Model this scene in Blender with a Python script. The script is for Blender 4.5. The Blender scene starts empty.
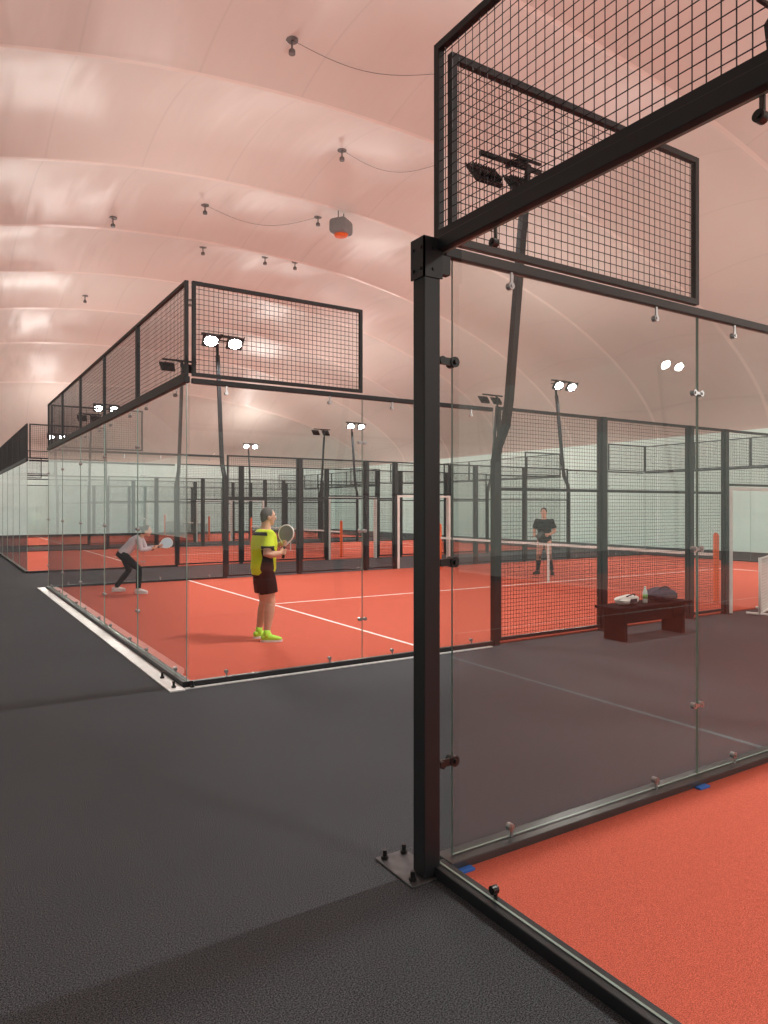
import bpy, math, random
from mathutils import Vector, Matrix
random.seed(4)
S = bpy.context.scene; COL = S.collection
S.view_settings.view_transform = 'Standard'
PI = math.pi
CAMZ = 1.77; F = 710.0
FW = Vector((.5353, .8446, 0)); RT = Vector((.8446, -.5353, 0))

# ------------------------------------------------------------ materials
MATS = {}
def mat(name, col, rough=.5, metal=0, spec=.5, noise=None, bump=None, emit=None):
    if name in MATS: return MATS[name]
    m = bpy.data.materials.new(name); m.use_nodes = True
    nt = m.node_tree; b = nt.nodes['Principled BSDF']
    b.inputs['Base Color'].default_value = (*col, 1); b.inputs['Roughness'].default_value = rough
    b.inputs['Metallic'].default_value = metal; b.inputs['Specular IOR Level'].default_value = spec
    tc = nt.nodes.new('ShaderNodeTexCoord')
    sc, amt = noise if noise else (6, .08)
    n = nt.nodes.new('ShaderNodeTexNoise'); n.inputs['Scale'].default_value = sc; n.inputs['Detail'].default_value = 4
    nt.links.new(tc.outputs['Object'], n.inputs['Vector'])
    r = nt.nodes.new('ShaderNodeValToRGB')
    r.color_ramp.elements[0].position = .3; r.color_ramp.elements[1].position = .7
    r.color_ramp.elements[0].color = tuple(c*(1-amt) for c in col)+(1,)
    r.color_ramp.elements[1].color = tuple(min(1, c*(1+amt)) for c in col)+(1,)
    nt.links.new(n.outputs['Fac'], r.inputs['Fac']); nt.links.new(r.outputs['Color'], b.inputs['Base Color'])
    if bump:
        n2 = nt.nodes.new('ShaderNodeTexNoise'); n2.inputs['Scale'].default_value = bump[0]; n2.inputs['Detail'].default_value = 3
        nt.links.new(tc.outputs['Object'], n2.inputs['Vector'])
        bp = nt.nodes.new('ShaderNodeBump'); bp.inputs['Strength'].default_value = bump[1]; bp.inputs['Distance'].default_value = bump[2]
        nt.links.new(n2.outputs['Fac'], bp.inputs['Height']); nt.links.new(bp.outputs['Normal'], b.inputs['Normal'])
    if emit:
        b.inputs['Emission Color'].default_value = (*emit[0], 1); b.inputs['Emission Strength'].default_value = emit[1]
    MATS[name] = m; return m

def glass_mat():
    m = bpy.data.materials.new('clear_glass'); m.use_nodes = True; nt = m.node_tree; nt.nodes.clear()
    out = nt.nodes.new('ShaderNodeOutputMaterial'); mix = nt.nodes.new('ShaderNodeMixShader')
    tr = nt.nodes.new('ShaderNodeBsdfTransparent'); tr.inputs['Color'].default_value = (.91, .93, .92, 1)
    gl = nt.nodes.new('ShaderNodeBsdfGlossy'); gl.inputs['Roughness'].default_value = 0.0
    geo = nt.nodes.new('ShaderNodeNewGeometry')
    mr = nt.nodes.new('ShaderNodeMapRange'); mr.inputs['To Min'].default_value = 1.5; mr.inputs['To Max'].default_value = 1/1.5
    nt.links.new(geo.outputs['Backfacing'], mr.inputs['Value'])
    fr = nt.nodes.new('ShaderNodeFresnel'); nt.links.new(mr.outputs['Result'], fr.inputs['IOR'])
    mu = nt.nodes.new('ShaderNodeMath'); mu.operation = 'MULTIPLY'; mu.use_clamp = True; mu.inputs[1].default_value = 1.35
    nt.links.new(fr.outputs['Fac'], mu.inputs[0]); nt.links.new(mu.outputs[0], mix.inputs['Fac'])
    nt.links.new(tr.outputs[0], mix.inputs[1]); nt.links.new(gl.outputs[0], mix.inputs[2]); nt.links.new(mix.outputs[0], out.inputs[0])
    return m
GLASS = glass_mat()
EDGE = mat('glass_edge', (.30, .40, .36), .25)
BLACK = mat('black_powdercoat', (.016, .017, .021), .45, 0, .4, bump=(300, .05, .001))
GREYRAIL = mat('dark_grey_rail', (.085, .086, .09), .32, .5)
DARK = mat('black_wire', (.018, .017, .020), .5)
RUBBER = mat('black_plastic', (.012, .012, .013), .35)
STEEL = mat('brushed_steel', (.42, .42, .43), .35, .9)
ZINC = mat('dark_steel_plate', (.10, .10, .108), .45, .4, noise=(20, .25))
EDGING = mat('pale_edging', (.86, .87, .88), .35, .1)
ORANGE = mat('orange_padding', (.85, .14, .03), .6)
WHITE = mat('white_paint', (.82, .82, .80), .5)
LINE = mat('white_court_line', (.92, .92, .91), .8, 0, .2)
BLUE = mat('blue_plastic', (.02, .16, .62), .4)
SKIN = mat('skin', (.62, .36, .26), .55)
LENS = mat('lamp_lens', (1, 1, 1), .3, emit=((1, .96, .88), 150))

def carpet_mat():
    m = mat('carpet', (.040, .041, .045), .95, 0, .1)
    nt = m.node_tree; b = nt.nodes['Principled BSDF']; tc = nt.nodes.new('ShaderNodeTexCoord')
    n = nt.nodes.new('ShaderNodeTexNoise'); n.inputs['Scale'].default_value = 170; n.inputs['Detail'].default_value = 3; n.inputs['Roughness'].default_value = .9
    nt.links.new(tc.outputs['Object'], n.inputs['Vector'])
    n2 = nt.nodes.new('ShaderNodeTexNoise'); n2.inputs['Scale'].default_value = .7; n2.inputs['Detail'].default_value = 4
    nt.links.new(tc.outputs['Object'], n2.inputs['Vector'])
    r = nt.nodes.new('ShaderNodeValToRGB'); r.color_ramp.elements[0].position = .43; r.color_ramp.elements[1].position = .60
    r.color_ramp.elements[0].color = (.014, .015, .018, 1); r.color_ramp.elements[1].color = (.165, .178, .200, 1)
    nt.links.new(n.outputs['Fac'], r.inputs['Fac'])
    mx = nt.nodes.new('ShaderNodeMix'); mx.data_type = 'RGBA'; mx.blend_type = 'MULTIPLY'; mx.inputs['Factor'].default_value = .5
    nt.links.new(r.outputs['Color'], mx.inputs['A']); 
    r2 = nt.nodes.new('ShaderNodeValToRGB'); r2.color_ramp.elements[0].position = .35; r2.color_ramp.elements[1].position = .65
    r2.color_ramp.elements[0].color = (.8, .8, .8, 1)
    nt.links.new(n2.outputs['Fac'], r2.inputs['Fac']); nt.links.new(r2.outputs['Color'], mx.inputs['B'])
    nt.links.new(mx.outputs['Result'], b.inputs['Base Color'])
    return m
CARPET = carpet_mat()
TURF = mat('red_turf', (.60, .132, .088), .95, 0, .08, noise=(230, .45), bump=(230, .4, .004))

def membrane_mat(name, col, em, seam=True):
    m = mat(name, col, .40, 0, .5)
    nt = m.node_tree; b = nt.nodes['Principled BSDF']; tc = nt.nodes.new('ShaderNodeTexCoord')
    def noise(scale, mscale, det, dist):
        mp = nt.nodes.new('ShaderNodeMapping'); mp.inputs['Scale'].default_value = mscale
        nt.links.new(tc.outputs['Object'], mp.inputs['Vector'])
        n = nt.nodes.new('ShaderNodeTexNoise'); n.inputs['Scale'].default_value = scale; n.inputs['Detail'].default_value = det
        n.inputs['Distortion'].default_value = dist
        nt.links.new(mp.outputs['Vector'], n.inputs['Vector']); return n.outputs['Fac']
    n1 = noise(.35, (1, .65, 1), 1.2, .1); n2 = noise(1.6, (1, .14, 1), 1.5, .2)
    sp = nt.nodes.new('ShaderNodeSeparateXYZ'); nt.links.new(tc.outputs['Object'], sp.inputs[0])
    def lines(sock, period, w):
        o = nt.nodes.new('ShaderNodeMath'); o.operation = 'ADD'; o.inputs[1].default_value = w/2; nt.links.new(sock, o.inputs[0])
        d = nt.nodes.new('ShaderNodeMath'); d.operation = 'DIVIDE'; d.inputs[1].default_value = period; nt.links.new(o.outputs[0], d.inputs[0])
        f = nt.nodes.new('ShaderNodeMath'); f.operation = 'FRACT'; nt.links.new(d.outputs[0], f.inputs[0])
        l = nt.nodes.new('ShaderNodeMath'); l.operation = 'LESS_THAN'; l.inputs[1].default_value = w/period; nt.links.new(f.outputs[0], l.inputs[0])
        return l.outputs[0]
    a = lines(sp.outputs['X'], 2.4, .05); c = lines(sp.outputs['Y'], 5.0, .14)
    mx = nt.nodes.new('ShaderNodeMix'); mx.data_type = 'RGBA'
    mx.inputs['A'].default_value = (*col, 1); mx.inputs['B'].default_value = (*[q*.93 for q in col], 1)
    nt.links.new(a, mx.inputs['Factor'])
    m2 = nt.nodes.new('ShaderNodeMix'); m2.data_type = 'RGBA'; m2.inputs['B'].default_value = (*[min(.95, q*1.2) for q in col], 1)
    nt.links.new(mx.outputs['Result'], m2.inputs['A']); nt.links.new(c, m2.inputs['Factor'])
    nt.links.new(m2.outputs['Result'], b.inputs['Base Color'])
    b1 = nt.nodes.new('ShaderNodeBump'); b1.inputs['Strength'].default_value = .75; b1.inputs['Distance'].default_value = .5; nt.links.new(n1, b1.inputs['Height'])
    b2 = nt.nodes.new('ShaderNodeBump'); b2.inputs['Strength'].default_value = .5; b2.inputs['Distance'].default_value = .085; nt.links.new(n2, b2.inputs['Height'])
    nt.links.new(b1.outputs['Normal'], b2.inputs['Normal']); nt.links.new(b2.outputs['Normal'], b.inputs['Normal'])
    b.inputs['Emission Color'].default_value = (*col, 1); b.inputs['Emission Strength'].default_value = em  # even glow put into the material as fill light; the membrane is no lamp
    return m
MEMB = membrane_mat('dome_membrane', (.69, .59, .535), .06)  # warm white with some pink bounce from the turf mixed into the colour
MINT = membrane_mat('mint_lining', (.70, .83, .76), .27)  # stronger added glow lifts the dimly lit lining

# ------------------------------------------------------------ mesh builder
class MB:
    def __init__(s): s.v = []; s.f = []; s.m = []
    def add(s, vs, fs, mi=0):
        o = len(s.v); s.v += [tuple(v) for v in vs]; s.f += [tuple(i+o for i in f) for f in fs]; s.m += [mi]*len(fs); return s
    def box(s, lo, hi, M=None, mi=0):
        x0, y0, z0 = lo; x1, y1, z1 = hi
        vs = [Vector(p) for p in ((x0,y0,z0),(x1,y0,z0),(x1,y1,z0),(x0,y1,z0),(x0,y0,z1),(x1,y0,z1),(x1,y1,z1),(x0,y1,z1))]
        if M: vs = [M @ v for v in vs]
        return s.add(vs, [(0,3,2,1),(4,5,6,7),(0,1,5,4),(1,2,6,5),(2,3,7,6),(3,0,4,7)], mi)
    def tube(s, pts, rs, n=12, ref=(0,1,0), cap=True, phase=0, mi=0):
        pts = [Vector(p) for p in pts]; N = len(pts)
        if not isinstance(rs, (list,)): rs = [rs]*N
        ref = Vector(ref); vs = []; fs = []
        for i, p in enumerate(pts):
            t = (pts[min(i+1, N-1)]-pts[max(i-1, 0)]).normalized()
            a = ref - t*ref.dot(t)
            if a.length < 1e-3: a = Vector((1,0,0)) - t*t.x
            if a.length < 1e-3: a = Vector((0,0,1)) - t*t.z
            a.normalize(); b = t.cross(a)
            ra, rb = rs[i] if isinstance(rs[i], tuple) else (rs[i], rs[i])
            for k in range(n):
                q = 2*PI*k/n+phase; vs.append(p+a*ra*math.cos(q)+b*rb*math.sin(q))
        for i in range(N-1):
            for k in range(n):
                k2 = (k+1) % n; fs.append((i*n+k, i*n+k2, (i+1)*n+k2, (i+1)*n+k))
        if cap: fs.append(tuple(range(n-1, -1, -1))); fs.append(tuple((N-1)*n+k for k in range(n)))
        return s.add(vs, fs, mi)
    def sq(s, pts, w, ref=(1,0,0)):     # square tube, w = side
        return s.tube(pts, w/2*math.sqrt(2), 4, ref, True, PI/4)
    def cyl(s, p, q, r, n=16): return s.tube([p, q], r, n, (0,1,0) if abs((Vector(q)-Vector(p)).normalized().y) < .9 else (1,0,0))
    def ell(s, c, r, R=None, n=14, m=9):
        vs = [Vector((0,0,r[2]))]; fs = []
        for i in range(1, m):
            th = PI*i/m
            for k in range(n):
                q = 2*PI*k/n; vs.append(Vector((r[0]*math.sin(th)*math.cos(q), r[1]*math.sin(th)*math.sin(q), r[2]*math.cos(th))))
        vs.append(Vector((0,0,-r[2]))); L = len(vs)-1
        for k in range(n):
            k2 = (k+1) % n; fs.append((0, 1+k, 1+k2)); fs.append((L, 1+(m-2)*n+k2, 1+(m-2)*n+k))
            for i in range(m-2): fs.append((1+i*n+k, 1+(i+1)*n+k, 1+(i+1)*n+k2, 1+i*n+k2))
        if R: vs = [R @ v for v in vs]
        c = Vector(c); return s.add([v+c for v in vs], fs)
    def mesh(s, name, mats, smooth=False):
        me = bpy.data.meshes.new(name); me.from_pydata(s.v, [], s.f); me.update()
        for m in (mats if isinstance(mats, (list, tuple)) else [mats]): me.materials.append(m)
        for p, i in zip(me.polygons, s.m): p.material_index = i; p.use_smooth = smooth
        return me
def obj(name, me, parent=None, loc=None, rz=None):
    o = bpy.data.objects.new(name, me); COL.objects.link(o)
    if parent: o.parent = parent
    if loc is not None: o.location = loc
    if rz is not None: o.rotation_euler = (0, 0, rz)
    return o
def bev(o, w=.004, seg=2):
    b = o.modifiers.new('bevel', 'BEVEL'); b.width = w; b.segments = seg; b.limit_method = 'ANGLE'; return o
def tag(o, label=None, cat=None, group=None, kind=None):
    if label: o['label'] = label
    if cat: o['category'] = cat
    if group: o['group'] = group
    if kind: o['kind'] = kind
    return o
def root(name, loc, rz, label, cat, group=None):
    return tag(obj(name, None, None, loc, rz), label, cat, group)
CACHE = {}
def cached(key, fn):
    if key not in CACHE: CACHE[key] = fn()
    return CACHE[key]

# ------------------------------------------------------------ dome
XA, XB, YA, YB, HS = -8.0, 27.0, -14.0, 50.0, 4.8
def dome(x, y):
    s = min(1, abs((x-(XA+XB)/2)/((XB-XA)/2))); t = min(1, abs((y-(YA+YB)/2)/((YB-YA)/2)))
    base = (1-s**2.1)**.66*(1-t**4)**.6
    pil = abs(math.sin(PI*y/5.0))**.75
    return HS+6.5*base+.42*pil*min(1, base*2.5)
mb = MB(); NX, NY = 90, 512
for j in range(NY+1):
    yy = YA+(YB-YA)*j/NY
    if j < 16: yy = YA+2*(j/16)**2
    if j > NY-16: yy = YB-2*((NY-j)/16)**2
    for i in range(NX+1):
        xx = (XA+XB)/2+(XB-XA)/2*math.sin((i/NX*2-1)*PI/2); mb.v.append((xx, yy, dome(xx, yy)))
for j in range(NY):
    for i in range(NX):
        a = j*(NX+1)+i; mb.f.append((a, a+NX+1, a+NX+2, a+1)); mb.m.append(0)
tag(obj('ceiling', mb.mesh('ceiling', MEMB, True)), 'air dome membrane, pink turf bounce in its colour, arching over the courts', kind='structure')
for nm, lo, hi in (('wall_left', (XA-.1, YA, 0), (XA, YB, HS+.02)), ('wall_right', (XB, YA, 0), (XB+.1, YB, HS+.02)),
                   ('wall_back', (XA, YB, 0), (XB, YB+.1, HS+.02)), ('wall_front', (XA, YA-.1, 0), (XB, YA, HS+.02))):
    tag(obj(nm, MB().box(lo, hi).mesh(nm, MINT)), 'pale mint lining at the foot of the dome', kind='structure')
tag(obj('floor', MB().box((XA, YA, -.1), (XB, YB, 0)).mesh('floor', CARPET)), 'dark charcoal carpet floor', kind='structure')

# ------------------------------------------------------------ panels
TH = .006
def pane_mesh(x0, x1, z0, z1):
    m = MB(); m.add([(x0,0,z0),(x1,0,z0),(x1,0,z1),(x0,0,z1)], [(0,1,2,3)], 0)
    def e(a, b): 
        (ax, az), (bx, bz) = a, b
        m.add([(ax,-TH,az),(bx,-TH,bz),(bx,TH,bz),(ax,TH,az)], [(0,1,2,3)], 1)
    e((x0,z0),(x1,z0)); e((x1,z0),(x1,z1)); e((x1,z1),(x0,z1)); e((x0,z1),(x0,z0))
    return m.mesh('pane', [GLASS, EDGE])
def clamp_mesh(kind, mt):
    m = MB()
    if kind in ('top', 'bottom'):
        a, b = (-.010, .07) if kind == 'top' else (-.05, .010)
        m.box((-.008, -.013, a), (.008, -.005, b)); m.cyl((0,-.015,0), (0,.015,0), .019, 20); m.cyl((0,-.021,0), (0,-.015,0), .009, 10); m.cyl((0,.015,0), (0,.021,0), .009, 10)
    elif kind == 'joint':
        for x in (-.035, .035): m.cyl((x,-.015,0), (x,.015,0), .020, 20); m.cyl((x,-.021,0), (x,.021,0), .009, 10)
        m.box((-.04, -.013, -.009), (.04, -.006, .009)); m.box((-.04, .006, -.009), (.04, .013, .009))
    return m.mesh('clamp', mt, False)
def glass_panel(loc, rz, w, label, clamps=0, trim=(0, 0), mt=None):
    r = root('glass_panel', loc, rz, label, 'glass panel', None)
    x0, x1 = .006+trim[0], w-.006-trim[1]
    obj('pane', cached(('pane', round(x0,3), round(x1,3)), lambda: pane_mesh(x0, x1, .06, 2.985)), r)
    if clamps:
        mt = mt or STEEL
        for kind, x, z in (('top', .40, 2.92), ('top', w-.42, 2.92), ('bottom', .40, .105), ('bottom', w-.42, .105)) + ((('joint', w, .5), ('joint', w, 1.5), ('joint', w, 2.5)) if clamps > 1 else ()):
            c = obj('clamp', cached(('clamp', kind, mt.name), lambda: clamp_mesh(kind, mt)), r, (x, 0, z))
            tag(c, ('silver' if mt is STEEL else 'black')+' round glass clamp')
    return r
def wires(x0, x1, z0, z1, p=.05, r=.0026):
    m = MB(); n = round((x1-x0)/p); k = round((z1-z0)/p)
    for i in range(1, n): 
        x = x0+(x1-x0)*i/n; m.tube([(x,0,z0),(x,0,z1)], r, 4, (1,0,0), False)
    for i in range(1, k):
        z = z0+(z1-z0)*i/k; m.tube([(x0,.004,z),(x1,.004,z)], r, 4, (0,1,0), False)
    return m.mesh('wire_mesh', DARK)
def frame(x0, x1, z0, z1, t=.04, mids=()):
    m = MB(); h = t/2
    m.box((x0,-h,z0),(x0+t,h,z1)); m.box((x1-t,-h,z0),(x1,h,z1)); m.box((x0+t,-h,z0),(x1-t,h,z0+t)); m.box((x0+t,-h,z1-t),(x1-t,h,z1))
    for z in mids: m.box((x0+t,-h,z-h),(x1-t,h,z+h))
    return m.mesh('frame', BLACK)
def mesh_panel(loc, rz, x0, x1, z0, z1, label, mids=(), cat='mesh panel'):
    r = root('mesh_panel', loc, rz, label, cat)
    k = (round(x0,3), round(x1,3), z0, z1)
    obj('frame', cached(('fr',)+k, lambda: frame(x0, x1, z0, z1, .035 if z0 > 3 else .04, mids)), r)
    obj('wire_mesh', cached(('wi',)+k, lambda: wires(x0+.02, x1-.02, z0+.02, z1-.02)), r)
    return r
def post_obj(loc, label, h=3.06, big=False):
    r = root('fence_post', loc, 0, label, 'post')
    obj('post', cached(('post', h), lambda: MB().box((-.045,-.045,0),(.045,.045,h)).mesh('post', BLACK)), r)
    obj('base_plate', cached('pbase', lambda: MB().box((-.046,-.095,0),(.046,.095,.012)).mesh('base_plate', BLACK)), r)
    return r
def rail(loc, rz, L, z, w, h, label, name='top_rail', mt=BLACK):
    m = MB().box((0,-w/2,z),(L,w/2,z+h)); o = obj(name, m.mesh(name, mt), None, loc, rz); bev(o, .004)
    return tag(o, label, 'rail')

LAMP_W, FILL_W = 155, 66
def flood_pole(loc, rz, label):
    r = root('floodlight_pole', loc, rz, label, 'floodlight', 'floodlight poles beside the courts')
    def pm():
        m = MB(); m.sq([(0,0,0),(0,0,2.35),(0,-.06,2.55),(0,-.2,2.8),(0,-.26,3.1),(0,-.5,5.2),(0,-.56,5.62)], .085); return m.mesh('pole', BLACK)
    obj('pole', cached('pole', pm), r)
    def am():
        m = MB(); m.sq([(0,-.56,5.55),(0,-.60,5.9),(0,-.48,6.02),(0,-.22,6.06)], .055); m.sq([(-.5,-.3,6.06),(.5,-.3,6.06)], .05, (0,1,0))
        m.sq([(-.25,-.55,6.0),(.25,-.55,6.0)], .03, (0,1,0)); return m.mesh('arm', BLACK)
    obj('arm', cached('arm', am), r)
    tilt = math.radians(38)
    for x in (-.31, .31):
        def lm():
            m = MB(); m.box((-.20,-.03,-.16),(.20,.03,.16))
            for i in range(9): m.box((-.17+i*.0415,-.075,-.13),(-.162+i*.0415,-.03,.13))
            m.box((-.215,-.01,-.02),(-.2,.01,.2)); m.box((.2,-.01,-.02),(.215,.01,.2)); return m.mesh('lamp_head', BLACK)
        h = obj('lamp_head', cached('lamph', lm), r, (x, -.16, 5.88)); h.rotation_euler = (-tilt, 0, 0)
        def ln():
            m = MB(); m.tube([(0,.029,0),(0,.034,0),(0,.040,0),(0,.043,0)], [(.165,.13),(.165,.13),(.14,.105),(.08,.06)], 24, (1,0,0)); return m.mesh('lens', LENS, True)
        obj('lens', cached('lens', ln), h)
        ld = cached('area', lambda: bpy.data.lights.new('lamp', 'AREA')); ld.energy = LAMP_W; ld.shape = 'ELLIPSE'; ld.size = .30; ld.size_y = .24; ld.color = (1, .95, .88)
        l = obj('lamp_light', ld, h, (0, .05, 0)); l.rotation_euler = (PI/2, 0, 0)
    pl = cached('pt', lambda: bpy.data.lights.new('ceiling_fill', 'AREA')); pl.energy = FILL_W; pl.shape = 'DISK'; pl.size = .3; pl.color = (1, .95, .9)  # added upward fill to brighten the dome, not a lamp fitted on the pole
    u = obj('ceiling_fill', pl, r, (0, -.3, 6.12)); u.rotation_euler = (PI, 0, 0)
    return r

ORD = ['first', 'second', 'third', 'fourth', 'fifth', 'sixth', 'seventh', 'eighth']
OFF = [3.98, 6.0, 8.04, 9.0, 11.0, 11.96, 14.0, 16.02]
LW = .05
def court(x0, y0, cn, back=range(5), farback=True, near=True, far=True, clamps=0, full=True, c1=False):
    x1, y1 = x0+20, y0+10
    sx = .078 if c1 else 0
    t = root('court_turf', (x0, y0, 0), 0, f'red artificial turf playing surface of the {cn}', 'turf')
    obj('turf', MB().box((.05,.05,0),(19.95,9.95,.014)).mesh('turf', TURF), t)
    m = MB()
    for x in (3.05, 16.95): m.box((x-LW/2,.05,.0145),(x+LW/2,9.95,.017))
    m.box((3.05+LW/2,5-LW/2,.0145),(16.95-LW/2,5+LW/2,.017))
    tag(obj('court_line', m.mesh('court_line', LINE), t), 'white court lines')
    for i in back:
        o = ORD[i] if not c1 else ORD[4-i]
        glass_panel((x0, y0+2*i, 0), PI/2, 2, f'clear glass pane, {o} from the near corner in back wall of the {cn}', clamps if not (c1 and i == 4) else 1, (0, 0), RUBBER if c1 else None)
        mesh_panel((x0, y0+2*i, 0), PI/2, .004, 1.996, 3.062, 4.0, f'black mesh panel, {o} from the near corner above back glass of the {cn}')
    i0, i1 = min(back), max(back)
    yy0, L = y0+2*i0, 2*(i1-i0+1)
    rail((x0, yy0, 0), PI/2, L, 2.995, .06, .063, f'black steel rail on top of back glass of the {cn}')
    rail((x0, yy0, 0), PI/2, L, 0, .085, .055, f'black steel rail under back glass of the {cn}', 'bottom_rail')
    if farback:
        for i in range(5):
            glass_panel((x1, y0+2*i, 0), PI/2, 2, f'clear glass pane, {ORD[i]} along the end wall beyond the net of the {cn}')
            mesh_panel((x1, y0+2*i, 0), PI/2, .004, 1.996, 3.062, 4.0, f'black mesh panel, {ORD[i]} above end wall beyond the net of the {cn}')
        rail((x1, y0, 0), PI/2, 10, 2.995, .06, .06, f'black rail on top of end glass beyond net of the {cn}')
        rail((x1, y0, 0), PI/2, 10, 0, .06, .05, f'black rail under end glass beyond net of the {cn}', 'bottom_rail')
    for on, y, wn in ((near, y0, 'near side'), (far, y1, 'far side' if not c1 else 'left side')):
        if not on: continue
        px = [(0, 0), (2, 1)] + ([(16, 2), (18, 3)] if full else [])
        for dx, i in px:
            glass_panel((x0+dx+sx, y, 0), 0, 2, f'clear glass pane, {ORD[i]} along {wn} wall of the {cn}', (2 if dx in (0, 16) else 1) if clamps else 0, (.012 if dx == 0 else 0, .05+sx if dx == 2 else 0))
            if i in (0, 3): mesh_panel((x0+dx+sx, y, 0), 0, .004 if (i or c1) else .05, 1.996, 3.062, 4.0, f'black mesh panel above {ORD[i]} glass pane on {wn} of the {cn}')
        for a, e in ((0, 'left'), (16, 'right')):
            if a and not full: continue
            rail((x0+a+(.045 if a == 0 else .0), y, 0), 0, 3.885, 2.99, .045, .05, f'black rail on top of {e} glass on {wn} of the {cn}')
            rail((x0+a+(.045 if a == 0 else .0), y, 0), 0, 3.885, 0, .13 if c1 else .06, .055, f'dark rail under {e} glass on {wn} of the {cn}', 'bottom_rail', GREYRAIL if c1 else BLACK)
        n = 8 if full else 3
        for k in range(n):
            if k in (0, 7): flood_pole((x0+OFF[k], y, 0), 0 if y == y0 else PI, f'black bent floodlight pole at {"left" if k == 0 else "right"} end of {wn} fence, {cn}')
            else: post_obj((x0+OFF[k], y, 0), f'black square fence post, {ORD[k-1]} from left along {wn} of the {cn}')
        for k in range(n-1):
            a, b = OFF[k]+.047, OFF[k+1]-.047
            if k == 3: mesh_panel((x0+a, y, 0), 0, 0, b-a, 2.12, 3.06, f'black mesh panel over the entrance opening on {wn} of the {cn}')
            else: mesh_panel((x0+a, y, 0), 0, 0, b-a, .05, 3.06, f'tall black mesh fence panel, {ORD[k if k < 3 else k-1]} from left along {wn} of the {cn}', (2.0,))
        if full:
            e = root('entrance_frame', (x0+10, y, 0), 0, f'white padded frame of the entrance on {wn} of the {cn}', 'frame')
            for q in (-.912, .912): obj('upright', cached(('upr', q), lambda: MB().box((q-.036,-.06,0),(q+.036,.06,2.05)).mesh('upright', WHITE)), e)
            obj('crossbar', cached('cbar', lambda: MB().box((-.948,-.06,2.05),(.948,.06,2.105)).mesh('crossbar', WHITE)), e)
    if full:
        r = root('padel_net', (x0+10, y0, 0), 0, f'black net with white tape and orange posts across the {cn}', 'net')
        def nm():
            m = MB()
            for i in range(1, 210): y = .8+8.4*i/210; m.tube([(0,y,.06),(0,y,.87)], .0022, 4, (1,0,0), False)
            for i in range(1, 19): z = .06+.81*i/19; m.tube([(.003,.8,z),(.003,9.2,z)], .0022, 4, (1,0,0), False)
            return m.mesh('netting', DARK)
        obj('netting', cached('net', nm), r)
        obj('tape', cached('tape', lambda: MB().box((-.012,.8,.87),(.012,9.2,.925)).mesh('tape', WHITE)), r)
        obj('centre_strap', cached('strap', lambda: MB().box((-.014,4.975,.017),(.014,5.025,.87)).mesh('strap', WHITE)), r)
        for y in (.8, 9.2):
            def op():
                m = MB(); m.tube([(0,0,.017),(0,0,.06),(0,0,1.25),(0,0,1.3)], [.055,.05,.05,.025], 16, (1,0,0)); return m.mesh('net_post', ORANGE, True)
            tag(obj('net_post', cached('npost', op), r, (0, y, 0)), 'orange padded net post')

C1x, C1y = 2.058, -7.227
C2x, C2y = 2.10, 6.93
court(C1x, C1y, 'nearest court', back=range(2, 5), farback=False, near=False, far=True, clamps=1, full=False, c1=True)
flood_pole((C1x+16.02, C1y+10, 0), PI, 'black bent floodlight pole at right end of left side, nearest court')
flood_pole((C1x+16.02, C1y, 0), 0, 'black bent floodlight pole at right end of outer side, nearest court')
flood_pole((C1x+3.98, C1y, 0), 0, 'black bent floodlight pole at left end of outer side, nearest court')
court(C2x, C2y, 'court with players', clamps=2)
court(2.1, 21.1, 'court behind players')
court(2.1, 35.3, 'farthest court')

# pale edging strip outside court 2
o = obj('edging_strip', MB().box((0,0,0),(.15,10.3,.012)).mesh('edging_strip', EDGING), None, (C2x-.20, C2y-.12, 0)); tag(o, 'pale metal edging strip along back glass of the court with players', 'edging')
o = obj('edging_strip', MB().box((0,0,0),(3.9,.04,.010)).mesh('edging_strip', EDGING), None, (C2x-.04, C2y-.09, 0)); tag(o, 'thin pale metal edging along near side glass of the court with players', 'edging')
for i, (x, y) in enumerate(((C2x-.13, C2y+.0), (C2x+.03, C2y-.075), (C2x-.12, C2y+.45))):
    m = MB(); m.cyl((0,0,.012),(0,0,.03),.022,10); m.cyl((0,0,.03),(0,0,.075),.012,10)
    tag(obj('anchor_bolt', m.mesh('anchor_bolt', RUBBER), None, (x, y, 0)), 'black anchor bolt on edging at the corner of the court with players', 'bolt', 'anchor bolts at the glass corner')

# ------------------------------------------------------------ near corner post of court 1
cx, cy = 2.000, C1y+10
r = root('corner_post', (cx, cy, 0), 0, 'thick black square corner post of the nearest court', 'post')
bev(obj('post', MB().box((-.047,-.047,.012),(.047,.047,3.0)).mesh('post', BLACK), r), .006, 3)
m = MB(); m.box((-.055,-.055,2.86),(.055,-.047,3.05)); m.box((-.055,-.055,2.86),(-.047,.055,3.05)); m.box((.047,-.02,2.9),(.13,.02,2.99))
for z in (2.9, 3.0):
    for y in (-.03, .03): m.cyl((-.055,y,z),(-.062,y,z),.008,8)
    m.cyl((0,-.055,z),(0,-.062,z),.008,8)
obj('bracket', m.mesh('bracket', BLACK), r)
bev(obj('base_plate', MB().box((-.13,-.065,0),(.05,.26,.010)).mesh('base_plate', ZINC), r), .003)
for x, y in ((-.095, .225), (-.095, -.02), (.02, .225)):
    m = MB(); m.cyl((0,0,.010),(0,0,.026),.018,6); m.cyl((0,0,.026),(0,0,.055),.011,12); obj('bolt', m.mesh('bolt', RUBBER, False), r, (x, y, 0))
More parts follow.
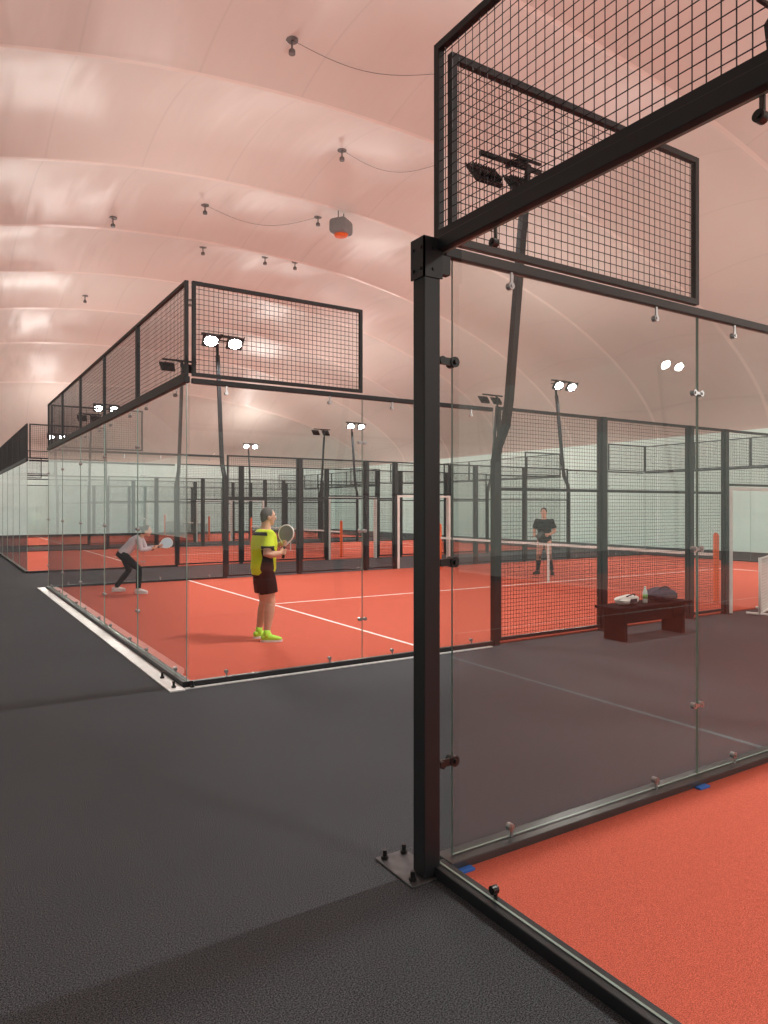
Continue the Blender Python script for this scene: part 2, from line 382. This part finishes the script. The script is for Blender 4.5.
for z in (.525, 1.5, 2.48):
    m = MB(); m.box((.04,-.02,-.018),(.16,-.008,.018)); m.cyl((.155,-.026,0),(.155,.022,0),.026,20); m.cyl((.155,-.04,0),(.155,-.026,0),.012,12); m.cyl((.07,-.04,0),(.07,-.008,0),.018,14)
    tag(obj('clamp', m.mesh('clamp', RUBBER), r, (0, 0, z)), 'black glass clamp on the corner post')
for i, (x, y, lb) in enumerate(((2.16, cy-.09, 'small blue plastic shim on turf at the foot of the corner post'), (4.06, cy-.09, 'small blue plastic shim on turf below the glass joint'))):
    o = bev(obj('shim', MB().box((-.05,-.02,0),(.05,.02,.012)).mesh('shim', BLUE), None, (x, y, .014)), .002); tag(o, lb, 'shim')

# ------------------------------------------------------------ bench and bags
WOOD = mat('black_bench_board', (.008, .009, .012), .85, 0, .08)
bx, by = 8.28, 6.33
r = root('bench', (bx, by, 0), 0, 'low black bench with bags on it in front of the mesh fence', 'bench')
bev(obj('seat', MB().box((-.80,-.20,.42),(.76,.20,.455)).mesh('seat', WOOD), r), .008)
for x in (-.62, .60):
    m = MB(); m.box((x-.03,-.17,0),(x+.03,.17,.42)); bev(obj('leg', m.mesh('leg', WOOD), r), .004)
obj('stretcher', MB().box((-.59,-.02,.20),(.57,.02,.42)).mesh('stretcher', WOOD), r)
def lump(name, c, pts, rs, mt, ref=(0,0,1), jit=.012, parent=None):
    m = MB(); m.tube(pts, rs, 18, ref)
    m.v = [tuple(a+random.uniform(-jit, jit) for a in v) for v in m.v]
    o = obj(name, m.mesh(name, mt, True), parent, c); s = o.modifiers.new('s', 'SUBSURF'); s.levels = s.render_levels = 2; return o
WC = mat('white_canvas', (.75, .74, .72), .8); BC = mat('dark_canvas', (.03, .032, .05), .75); NAVY = mat('navy_canvas', (.018, .026, .06), .8)
BZ = .455
r = root('shoe_bag', (bx-.40, by, BZ), .1, 'small white soft bag lying at left end of the bench', 'bag')
lump('body', (0,0,.065), [(-.2,0,0),(-.19,0,0),(-.1,0,0),(0,0,.01),(.12,0,0),(.19,0,-.01),(.2,0,-.01)], [.02,(.05,.08),(.062,.11),(.066,.12),(.06,.11),(.045,.08),.02], WC, parent=r, jit=.016)
m = MB(); m.tube([(-.1,-.06,.12),(-.05,-.09,.14),(.03,-.09,.15),(.1,-.06,.12)], .009, 8); obj('handle', m.mesh('handle', BC, True), r)
m = MB(); m.box((-.09,-.124,.04),(.06,-.118,.09)); obj('side_panel', m.mesh('side_panel', BC), r)
r = root('sports_bag', (bx+.33, by, BZ), -.1, 'dark navy sports bag slumped at right end of the bench', 'bag')
lump('body', (0,0,.085), [(-.27,0,-.01),(-.25,0,0),(-.15,0,.0),(0,0,.02),(.15,0,.01),(.25,0,-.01),(.27,0,-.01)], [.02,(.06,.1),(.08,.14),(.1,.15),(.085,.14),(.06,.1),.02], NAVY, parent=r, jit=.02)
m = MB(); m.tube([(-.12,-.05,.15),(-.08,-.06,.19),(.0,-.06,.205),(.08,-.06,.19),(.12,-.05,.15)], .012, 8); obj('handle', m.mesh('handle', BC, True), r)
lump('pocket', (.02,-.13,.07), [(-.12,0,0),(-.11,0,0),(0,0,0),(.11,0,0),(.12,0,0)], [.01,(.035,.02),(.05,.03),(.035,.02),.01], BC, parent=r, jit=.004)
r = root('water_bottle', (bx-.04, by-.02, BZ), 0, 'clear plastic water bottle with green label between the two bags', 'bottle')
m = MB(); m.tube([(0,0,0),(0,0,.01),(0,0,.15),(0,0,.19),(0,0,.205)], [.028,.033,.033,.016,.013], 16, (1,0,0)); obj('body', m.mesh('body', mat('bottle_plastic', (.6,.68,.66), .15), True), r)
m = MB(); m.cyl((0,0,.205),(0,0,.225),.015); obj('cap', m.mesh('cap', WHITE), r)
m = MB(); m.tube([(0,0,.06),(0,0,.12)], .0345, 16, (1,0,0)); obj('paper_label', m.mesh('paper_label', mat('green_label', (.2,.45,.15), .5), True), r)

# small white netted frame at the entrance
r = root('net_frame', (11.69, 6.62, 0), .35, 'small white framed net standing outside the entrance by the mesh fence', 'net frame')
m = MB()
for a, b in (((-.3,0,.02),(.5,0,.02)),((-.3,0,.92),(.5,0,.92)),((-.3,0,.0),(-.3,0,.94)),((.5,0,0),(.5,0,.94)),((-.3,-.2,.02),(-.3,.2,.02)),((.5,-.2,.02),(.5,.2,.02))): m.tube([a,b], .022, 8, (0,1,0) if abs(a[1]-b[1])<.1 else (1,0,0))
obj('frame', m.mesh('frame', WHITE, True), r)
m = MB()
for i in range(1, 16): m.tube([(-.3+.05*i,0,.02),(-.3+.05*i,0,.92)], .004, 4, (1,0,0), False)
for i in range(1, 18): m.tube([(-.3,0,.02+.05*i),(.5,0,.02+.05*i)], .004, 4, (0,1,0), False)
obj('netting', m.mesh('netting', WHITE), r)

# ------------------------------------------------------------ people
def V(*a): return Vector(a)
def basis(f, up=V(0,0,1)):
    f = f.normalized(); l = up.cross(f).normalized(); u = f.cross(l); return Matrix((f, l, u)).transposed()
def remesh(o, vs, sm=4):
    r = o.modifiers.new('remesh', 'REMESH'); r.mode = 'VOXEL'; r.voxel_size = vs; r.use_smooth_shade = True
    s = o.modifiers.new('smooth', 'SMOOTH'); s.factor = .5; s.iterations = sm
def hand(mb, W, G, A, curl=235, r=.027):
    A = A.normalized(); e1 = (W-G); e1 = (e1-A*e1.dot(A)).normalized(); e2 = A.cross(e1)
    P = G+e1*(r+.008)
    mb.tube([W, W*.5+P*.5+e1*.005, P+e1*.002, P-e1*.006], [(.027,.024),(.036,.02),(.043,.018),(.036,.014)], 12, A)
    for off, L in ((-.032,.85),(-.011,1.0),(.011,1.04),(.032,.95)):
        pts = [P+A*off]; 
        for k in range(6):
            q = math.radians(25+curl*L*k/6); pts.append(G+A*off+e1*r*math.cos(q)+e2*r*math.sin(q))
        mb.tube(pts, [.010,.0098,.0095,.009,.0088,.0082,.006], 8, A)
    pts = [P+A*.02-e2*.012+e1*.01]
    for k in range(4):
        q = math.radians(-35-28*k); pts.append(G+A*(.04+.004*k)+e1*r*math.cos(q)+e2*r*math.sin(q))
    mb.tube(pts, [.014,.012,.0105,.0095,.007], 8, A)
def person(label, loc, rz, J, st):
    g = lambda k: Vector(J[k])
    r = root('person', loc, rz, label, 'person')
    fem = st.get('fem', False); k = st.get('k', .9 if fem else 1.0); ex = st.get('loose', 0)
    L = (g('shL')-g('shR')).normalized()
    hd = g('head'); HR = basis(Vector(J['face']))
    def torso(m, e, top=True, low=True):
        pe, ch, nk = g('pelvis'), g('chest'), g('neck')
        up = (ch-pe).normalized(); wa = pe.lerp(ch, .45); sh = (g('shL')+g('shR'))/2
        pts = [pe-up*.09, pe, wa, ch, sh.lerp(ch, .15), sh+(nk-sh)*.45]; rs = [(.13*k+e,.095*k+e),(.158*k+e,.112*k+e),(.142*k+e,.108*k+e),(.165*k+e,.122*k+e),(.165*k+e,.098*k+e),(.09*k+e*.6,.07+e*.6)]
        a, b = (0 if low else 1), (6 if top else 3)
        m.tube(pts[a:b], rs[a:b], 20, L)
    b = MB(); torso(b, 0)
    nk = g('neck'); b.tube([nk-V(0,0,.05), nk, hd+HR@V(-.015,0,-.05)], [.062*k,.054*k,.052*k], 14, L)
    b.ell(hd, (.094,.076,.104), HR); b.ell(hd+HR@V(.018,0,-.062), (.068,.056,.058), HR); b.ell(hd+HR@V(.094,0,-.022), (.02,.012,.022), HR); b.ell(hd+HR@V(.078,0,.02), (.018,.05,.012), HR)
    b.ell(hd+HR@V(.06,0,-.1), (.024,.024,.018), HR)
    for s in (-1, 1): b.ell(hd+HR@V(-.005, s*.078, -.02), (.019,.01,.031), HR)
    for sd in 'LR':
        sh, el, wr = g('sh'+sd), g('el'+sd), g('wr'+sd)
        b.tube([sh-(el-sh)*.1, sh, sh.lerp(el,.4), el, el.lerp(wr,.3), wr], [.035,.058*k,.052*k,.042*k,.044*k,.027*k], 14, L)
        G = g('g'+sd); hand(b, wr, G, Vector(J['a'+sd]), *J.get('curl'+sd, (235,.027)))
        hp, kn, an = g('hip'+sd), g('kn'+sd), g('an'+sd)
        b.tube([hp, hp.lerp(kn,.4), kn, kn.lerp(an,.28), an.lerp(kn,.15), an], [.088*k,.08*k,.057*k,.058*k,.036*k,.038], 16, L)
        fd = Vector(J['f'+sd]).normalized(); a0 = V(an.x, an.y, 0)
        b.tube([an, a0+V(0,0,.06)+fd*.03, a0+V(0,0,.04)+fd*.1], [.036,.036,.03], 12, L)
    o = obj('body', b.mesh('body', SKIN, True), r); remesh(o, .0065, 3)
    m = MB(); torso(m, .017+ex, True, True)
    for sd in 'LR':
        sh, el, wr = g('sh'+sd), g('el'+sd), g('wr'+sd)
        if st['sleeve'] == 'short': m.tube([sh-(el-sh)*.12, sh, sh.lerp(el,.74)], [.045,.073+ex*.6,.080+ex*.6], 14, L)
        else: m.tube([sh-(el-sh)*.1, sh, sh.lerp(el,.5), el, el.lerp(wr,.3), el.lerp(wr,.95)], [.04,.064,.057,.05,.05,.035], 14, L)
    o = obj('shirt', m.mesh('shirt', st['shirt'], True), r); remesh(o, .011, 3)
    m = MB(); pe, ch = g('pelvis'), g('chest'); up = (ch-pe).normalized()
    m.tube([pe-up*.11, pe-up*.02, pe+up*.09], [(.14*k+.01,.115*k),(.165*k+.01,.128*k),(.15*k+.008,.112*k)], 20, L)
    for sd in 'LR':
        hp, kn, an = g('hip'+sd), g('kn'+sd), g('an'+sd)
        if st['legs'] == 'shorts': m.tube([hp+up*.03, hp.lerp(kn,.35), hp.lerp(kn,.70)], [.092*k,.106*k,.103*k], 18, L)
        else: m.tube([hp, hp.lerp(kn,.4), kn, kn.lerp(an,.28), an.lerp(kn,.05)], [.096,.085,.062,.063,.050], 16, L)
    o = obj(st['legname'], m.mesh('lower', st['lower'], True), r); remesh(o, .011, 3)
    for sd in 'LR':
        an = g('an'+sd); fd = Vector(J['f'+sd]).normalized(); a0 = V(an.x, an.y, 0); kn = g('kn'+sd)
        if st.get('sock'):
            m = MB(); m.tube([a0+V(0,0,.06), an, an.lerp(kn,.16)], [.043,.044,.044], 14, L); obj('sock', m.mesh('sock', st['sock'], True), r)
        sd_v = V(-fd.y, fd.x, 0)
        m = MB(); m.tube([a0-fd*.075+V(0,0,.055), a0-fd*.06+V(0,0,.055), a0+V(0,0,.062), a0+fd*.07+V(0,0,.052), a0+fd*.14+V(0,0,.042), a0+fd*.185+V(0,0,.036), a0+fd*.2+V(0,0,.034)],
                         [(.018,.02),(.036,.04),(.042,.05),(.046,.042),(.048,.032),(.036,.022),(.012,.01)], 16, sd_v)
        o = obj('shoe', m.mesh('shoe', st['shoe'], True), r); s = o.modifiers.new('s', 'SUBSURF'); s.levels = s.render_levels = 1
        m = MB(); n = 20; pr = []
        for q in range(n):
            a = 2*PI*q/n; pr.append(a0+fd*(.062+.142*math.cos(a))+sd_v*((.046+.008*math.cos(a))*math.sin(a)))
        vs = [V(p.x,p.y,0) for p in pr]+[V(p.x,p.y,.026) for p in pr]
        m.add(vs, [tuple(range(n-1,-1,-1)), tuple(range(n,2*n))]+[(q,(q+1)%n,n+(q+1)%n,n+q) for q in range(n)])
        obj('sole', m.mesh('sole', st['sole']), o)
    m = MB(); m.ell(hd+HR@V(-.018,0,.018), (.092,.084,.103), HR, 20, 12); m.ell(hd+HR@V(-.05,0,-.03), (.055,.07,.07), HR)
    if fem:
        m.ell(hd+HR@V(-.115,0,.04), (.04,.035,.04), HR); m.tube([hd+HR@V(-.12,0,.04), hd+HR@V(-.17,0,0), hd+HR@V(-.18,0,-.09)], [.03,.028,.01], 10, L)
    o = obj('hair', m.mesh('hair', st['hair'], True), r); remesh(o, .009, 3)
    for s in (-1, 1):
        m = MB(); m.ell(hd+HR@V(.081, s*.030, .0), (.012,.015,.009), HR); e = obj('eye', m.mesh('eye', WHITE, True), r)
        m = MB(); m.ell(hd+HR@V(.089, s*.030, .0), (.006,.006,.006), HR); obj('iris', m.mesh('iris', RUBBER, True), e)
        m = MB(); m.ell(hd+HR@V(.086, s*.031, .024), (.008,.02,.005), HR); obj('eyebrow', m.mesh('eyebrow', st['brow'], True), r)
    m = MB(); m.ell(hd+HR@V(.084,0,-.065), (.008,.024,.007), HR); obj('mouth', m.mesh('mouth', mat('lips', (.5,.2,.17), .5), True), r)
    return r
def racket(label, per, G, A, N, rimm, facem, sc=.9):
    A = Vector(A).normalized(); N = Vector(N); N = (N-A*N.dot(A)).normalized()
    X = N.cross(A)
    M = Matrix.Translation(Vector(per.location)) @ Matrix.Rotation(per.rotation_euler[2], 4, 'Z') @ Matrix.Translation(Vector(G)) @ Matrix((X, N, A)).transposed().to_4x4()
    r = root('racket', (0,0,0), 0, label, 'racket'); r.matrix_world = M
    m = MB(); m.tube([(0,0,-.09),(0,0,-.08),(0,0,.06),(0,0,.085)], [.014,(.018,.016),(.016,.014),.012], 12, (1,0,0)); obj('grip', m.mesh('grip', RUBBER, True), r)
    m = MB(); n = 36; ring = []
    for q in range(n+1):
        a = 2*PI*q/n; w = sc*.125*(1-.10*(1-math.sin(a))/2*1.2); ring.append(V(w*math.cos(a), 0, .12+sc*.135*(1+math.sin(a))))
    m.tube(ring, [(.018,.009)]*len(ring), 8, (0,1,0), False); m.tube([(0,0,.075),(.03,0,.10),(.06,0,.145)], [(.012,.01)]*3, 8, (0,1,0)); m.tube([(0,0,.075),(-.03,0,.10),(-.06,0,.145)], [(.012,.01)]*3, 8, (0,1,0))
    obj('rim', m.mesh('rim', rimm, True), r)
    m = MB(); rr = [p for p in ring[:-1]]
    vs = [V(p.x,-.014,p.z) for p in rr]+[V(p.x,.014,p.z) for p in rr]
    m.add(vs, [tuple(range(n)), tuple(range(2*n-1,n-1,-1))]+[(q,(q+1)%n,n+(q+1)%n,n+q) for q in range(n)]); obj('face', m.mesh('face', facem), r)
    return r
def dotted(name, c1, c2):
    m = mat(name, c1, .4); nt = m.node_tree; b = nt.nodes['Principled BSDF']; tc = nt.nodes.new('ShaderNodeTexCoord')
    v = nt.nodes.new('ShaderNodeTexVoronoi'); v.inputs['Scale'].default_value = 42; v.inputs['Randomness'].default_value = 0
    nt.links.new(tc.outputs['Object'], v.inputs['Vector'])
    l = nt.nodes.new('ShaderNodeMath'); l.operation = 'LESS_THAN'; l.inputs[1].default_value = .28; nt.links.new(v.outputs['Distance'], l.inputs[0])
    x = nt.nodes.new('ShaderNodeMix'); x.data_type = 'RGBA'; x.inputs['A'].default_value = (*c1,1); x.inputs['B'].default_value = (*c2,1)
    nt.links.new(l.outputs[0], x.inputs['Factor']); nt.links.new(x.outputs['Result'], b.inputs['Base Color']); return m
YEL = mat('yellow_jersey', (.66, .84, .02), .75, noise=(12,.1)); BJ = mat('black_jersey', (.008,.008,.011), .9, 0, .15)
# black cuffs and a shoulder patch printed on the yellow jersey
nt = YEL.node_tree; bs = nt.nodes['Principled BSDF']; tc = nt.nodes.new('ShaderNodeTexCoord'); sp = nt.nodes.new('ShaderNodeSeparateXYZ'); nt.links.new(tc.outputs['Object'], sp.inputs[0])
def M_(op, a, b=None):
    n = nt.nodes.new('ShaderNodeMath'); n.operation = op
    for i, q in enumerate((a, b)):
        if q is None: continue
        if isinstance(q, (int, float)): n.inputs[i].default_value = q
        else: nt.links.new(q, n.inputs[i])
    return n.outputs[0]
X_, Y_, Z_ = sp.outputs
ay = M_('ABSOLUTE', Y_)
cuff = M_('MULTIPLY', M_('GREATER_THAN', ay, .215), M_('LESS_THAN', Z_, 1.255))
flank = M_('MULTIPLY', M_('MULTIPLY', M_('GREATER_THAN', ay, .175), M_('LESS_THAN', ay, .217)), M_('LESS_THAN', Z_, 1.20))
yoke = M_('MULTIPLY', M_('MULTIPLY', M_('LESS_THAN', X_, -.03), M_('GREATER_THAN', Z_, 1.385)), M_('LESS_THAN', Z_, 1.43))
side = M_('MAXIMUM', M_('MAXIMUM', yoke, cuff), flank)
mxx = nt.nodes.new('ShaderNodeMix'); mxx.data_type = 'RGBA'; mxx.inputs['A'].default_value = (.66,.84,.02,1); mxx.inputs['B'].default_value = (.012,.012,.015,1)
nt.links.new(side, mxx.inputs['Factor']); nt.links.new(mxx.outputs['Result'], bs.inputs['Base Color'])
NEON = mat('neon_shoe', (.45,.85,.06), .5); GREYH = mat('grey_hair', (.12,.115,.11), .8); BRH = mat('brown_hair', (.035,.02,.014), .7); BKH = mat('black_hair', (.015,.012,.01), .7)
LIL = mat('pale_grey_jersey', (.66,.64,.70), .8); WSH = mat('white_shoe', (.8,.8,.8), .5)
A1 = V(.12, -.02, .9).normalized()
J1 = dict(pelvis=(0,0,.95), chest=(.015,0,1.27), neck=(.035,0,1.50), head=(.07,0,1.635), face=(1,-.15,-.06),
    shL=(.02,.20,1.42), shR=(.02,-.20,1.42), elL=(.06,.26,1.13), elR=(-.04,-.29,1.14), wrR=(.16,-.22,1.15), gR=(.225,-.18,1.17),
    hipL=(0,.095,.92), hipR=(0,-.095,.92), knL=(.05,.11,.50), knR=(.06,-.12,.50), anL=(-.02,.15,.085), anR=(.0,-.15,.085), fL=(1,.25,0), fR=(1,-.35,0))
J1['aL'] = J1['aR'] = tuple(A1); J1['gL'] = tuple(V(*J1['gR'])+A1*.11)
J1['wrL'] = tuple(V(*J1['gL'])+V(-.03,.065,-.005))
p1 = person('man in bright yellow jersey and black shorts standing by the back glass, racket raised', (3.675,8.78,.014), math.radians(-6), J1,
    dict(k=1.18, loose=.014, shirt=YEL, sleeve='short', legs='shorts', legname='shorts', lower=BJ, sock=NEON, shoe=NEON, sole=WSH, hair=GREYH, brow=GREYH))
racket('white rimmed racket held upright by the man in yellow', p1, J1['gR'], J1['aR'], (-.6,-.8,0), WHITE, dotted('racket_grey', (.22,.22,.24), (.7,.7,.7)), .85)
J2 = dict(pelvis=(-.14,0,.80), chest=(.08,0,1.03), neck=(.225,0,1.17), head=(.32,0,1.27), face=(1,-.05,-.10),
    shL=(.18,.15,1.11), shR=(.18,-.15,1.11), elL=(.28,.2,.88), elR=(.25,-.22,.88), wrL=(.46,.06,.93), wrR=(.44,-.14,.90),
    gR=(.51,-.11,.91), aR=(.75,.25,.35), aL=(.75,.25,.35), gL=(0,0,0),
    hipL=(-.14,.09,.78), hipR=(-.14,-.09,.78), knL=(-.06,.18,.44), knR=(.2,-.18,.50), anL=(-.33,.22,.085), anR=(.19,-.22,.085), fL=(1,.3,0), fR=(1,-.3,0), fem=1)
J2['gL'] = tuple(Vector(J2['gR'])+Vector((.75,.25,.35)).normalized()*.12)
p2 = person('woman in pale grey top and black leggings crouching ready behind the back glass', (3.41,15.12,.014), math.radians(-22), J2,
    dict(fem=True, shirt=LIL, sleeve='long', legs='long', legname='leggings', lower=BJ, shoe=WSH, sole=WSH, hair=BRH, brow=BRH))
racket('pale blue racket held forward by the crouching woman', p2, J2['gR'], J2['aR'], (-.25,-.95,.15), WHITE, dotted('racket_blue', (.55,.75,.88), (.85,.85,.85)))
J3 = dict(pelvis=(0,0,.94), chest=(0,0,1.25), neck=(.02,0,1.49), head=(.045,0,1.625), face=(1,.1,-.05),
    shL=(0,.18,1.41), shR=(0,-.18,1.41), elL=(-.02,.27,1.13), elR=(.0,-.27,1.12), wrL=(.18,.2,1.05), wrR=(.2,-.2,1.02),
    gL=(.245,.14,1.03), gR=(.27,-.17,1.0), aL=(.2,-.9,.2), aR=(.5,.6,.1), curlL=(120,.034),
    hipL=(0,.09,.92), hipR=(0,-.09,.92), knL=(.04,.14,.5), knR=(.05,-.13,.5), anL=(-.02,.2,.085), anR=(0,-.17,.085), fL=(1,.35,0), fR=(1,-.3,0))
p3 = person('man in black shirt and long dark trousers standing beyond the net', (13.44,13.4,.014), math.radians(208), J3,
    dict(k=1.08, shirt=BJ, sleeve='short', legs='long', legname='trousers', lower=mat('dark_grey_cloth', (.012,.012,.016), .9, 0, .15), shoe=BJ, sole=BJ, hair=BKH, brow=BKH))
racket('dark racket held low by the man beyond the net', p3, J3['gR'], J3['aR'], (.6,-.5,.5), RUBBER, dotted('racket_dark', (.03,.03,.03), (.2,.2,.2)))

# ------------------------------------------------------------ things hanging from the dome
def hit(px, py, off=0):
    d = FW + RT*((px-384)/F) + Vector((0,0,(507-py)/F)); o = Vector((0,0,CAMZ)); t = 3
    while t < 80:
        p = o+d*t
        if p.z > dome(p.x, p.y)-off: return p
        t += .02
    return p
ANC = [(292,40),(342,150),(113,218),(205,205),(190,300),(265,257),(203,247),(295,262),(85,296),(318,217)]
places = ['at the top of the picture, trailing a cable','above and left of the near mesh','furthest left of the larger ones','left of the grey unit, by a bright patch','low over the player court glass','below the bright patch','left of centre, mid dome','just below the grey unit','lowest and furthest left','beside the grey unit']
for (px, py), pl in zip(ANC, places):
    p = hit(px, py)
    def am():
        m = MB(); m.cyl((0,0,.02),(0,0,-.02),.13,18); m.cyl((0,0,-.02),(0,0,-.22),.02,10); m.tube([(0,0,-.18),(0,0,-.22),(0,0,-.3)], [.03,.07,.07], 14, (1,0,0)); return m.mesh('ceiling_sensor', mat('sensor_grey', (.16,.14,.135), .5))
    o = obj('ceiling_sensor', cached('anc', am), None, p); tag(o, 'small grey round ceiling fitting '+pl, 'ceiling fitting')
p = hit(341, 212)
r = root('ceiling_unit', p-Vector((0,0,.62)), .6, 'grey rounded unit with orange underside hanging from the dome', 'ceiling unit')
m = MB(); m.box((-.34,-.30,-.12),(.34,.30,.36)); bev(obj('housing', m.mesh('housing', mat('unit_grey', (.22,.215,.22), .4), True), r), .12, 4)
m = MB(); m.tube([(0,0,-.20),(0,0,-.18),(0,0,-.1)], [.12,.20,.24], 24, (1,0,0)); obj('underside', m.mesh('underside', ORANGE, True), r)
for x in (-.2,.2):
    m = MB(); m.cyl((x,0,.34),(x,0,.68),.014,8); obj('hanger', m.mesh('hanger', BLACK), r)
for (a, b, lb) in (((292,40),(436,74),'thin dark cable sagging from the topmost ceiling fitting'), ((205,205),(318,217),'thin dark cable between fittings across the dome left of the grey unit'), ((342,150),(436,165),'thin dark cable running right from the middle ceiling fitting')):
    pts = []
    for i in range(17):
        t = i/16; px = a[0]+(b[0]-a[0])*t; py = a[1]+(b[1]-a[1])*t+14*math.sin(PI*t); q = hit(px, py, .06); pts.append(q)
    m = MB(); m.tube(pts, .005, 6, (0,0,1)); tag(obj('cable', m.mesh('cable', RUBBER, True)), lb, 'cable')

# ------------------------------------------------------------ camera, world
cd = bpy.data.cameras.new('camera'); cam = bpy.data.objects.new('camera', cd); COL.objects.link(cam)
cd.sensor_fit = 'VERTICAL'; cd.sensor_height = 24; cd.sensor_width = 18; cd.lens = F/1024*24; cd.shift_y = -5/1024; cd.clip_start = .05
cam.location = (0, 0, CAMZ); cam.rotation_euler = (PI/2, 0, -math.atan2(FW.x, FW.y)); S.camera = cam
w = bpy.data.worlds.new('world'); S.world = w; w.use_nodes = True
w.node_tree.nodes['Background'].inputs[0].default_value = (.6,.7,.8,1); w.node_tree.nodes['Background'].inputs[1].default_value = .3
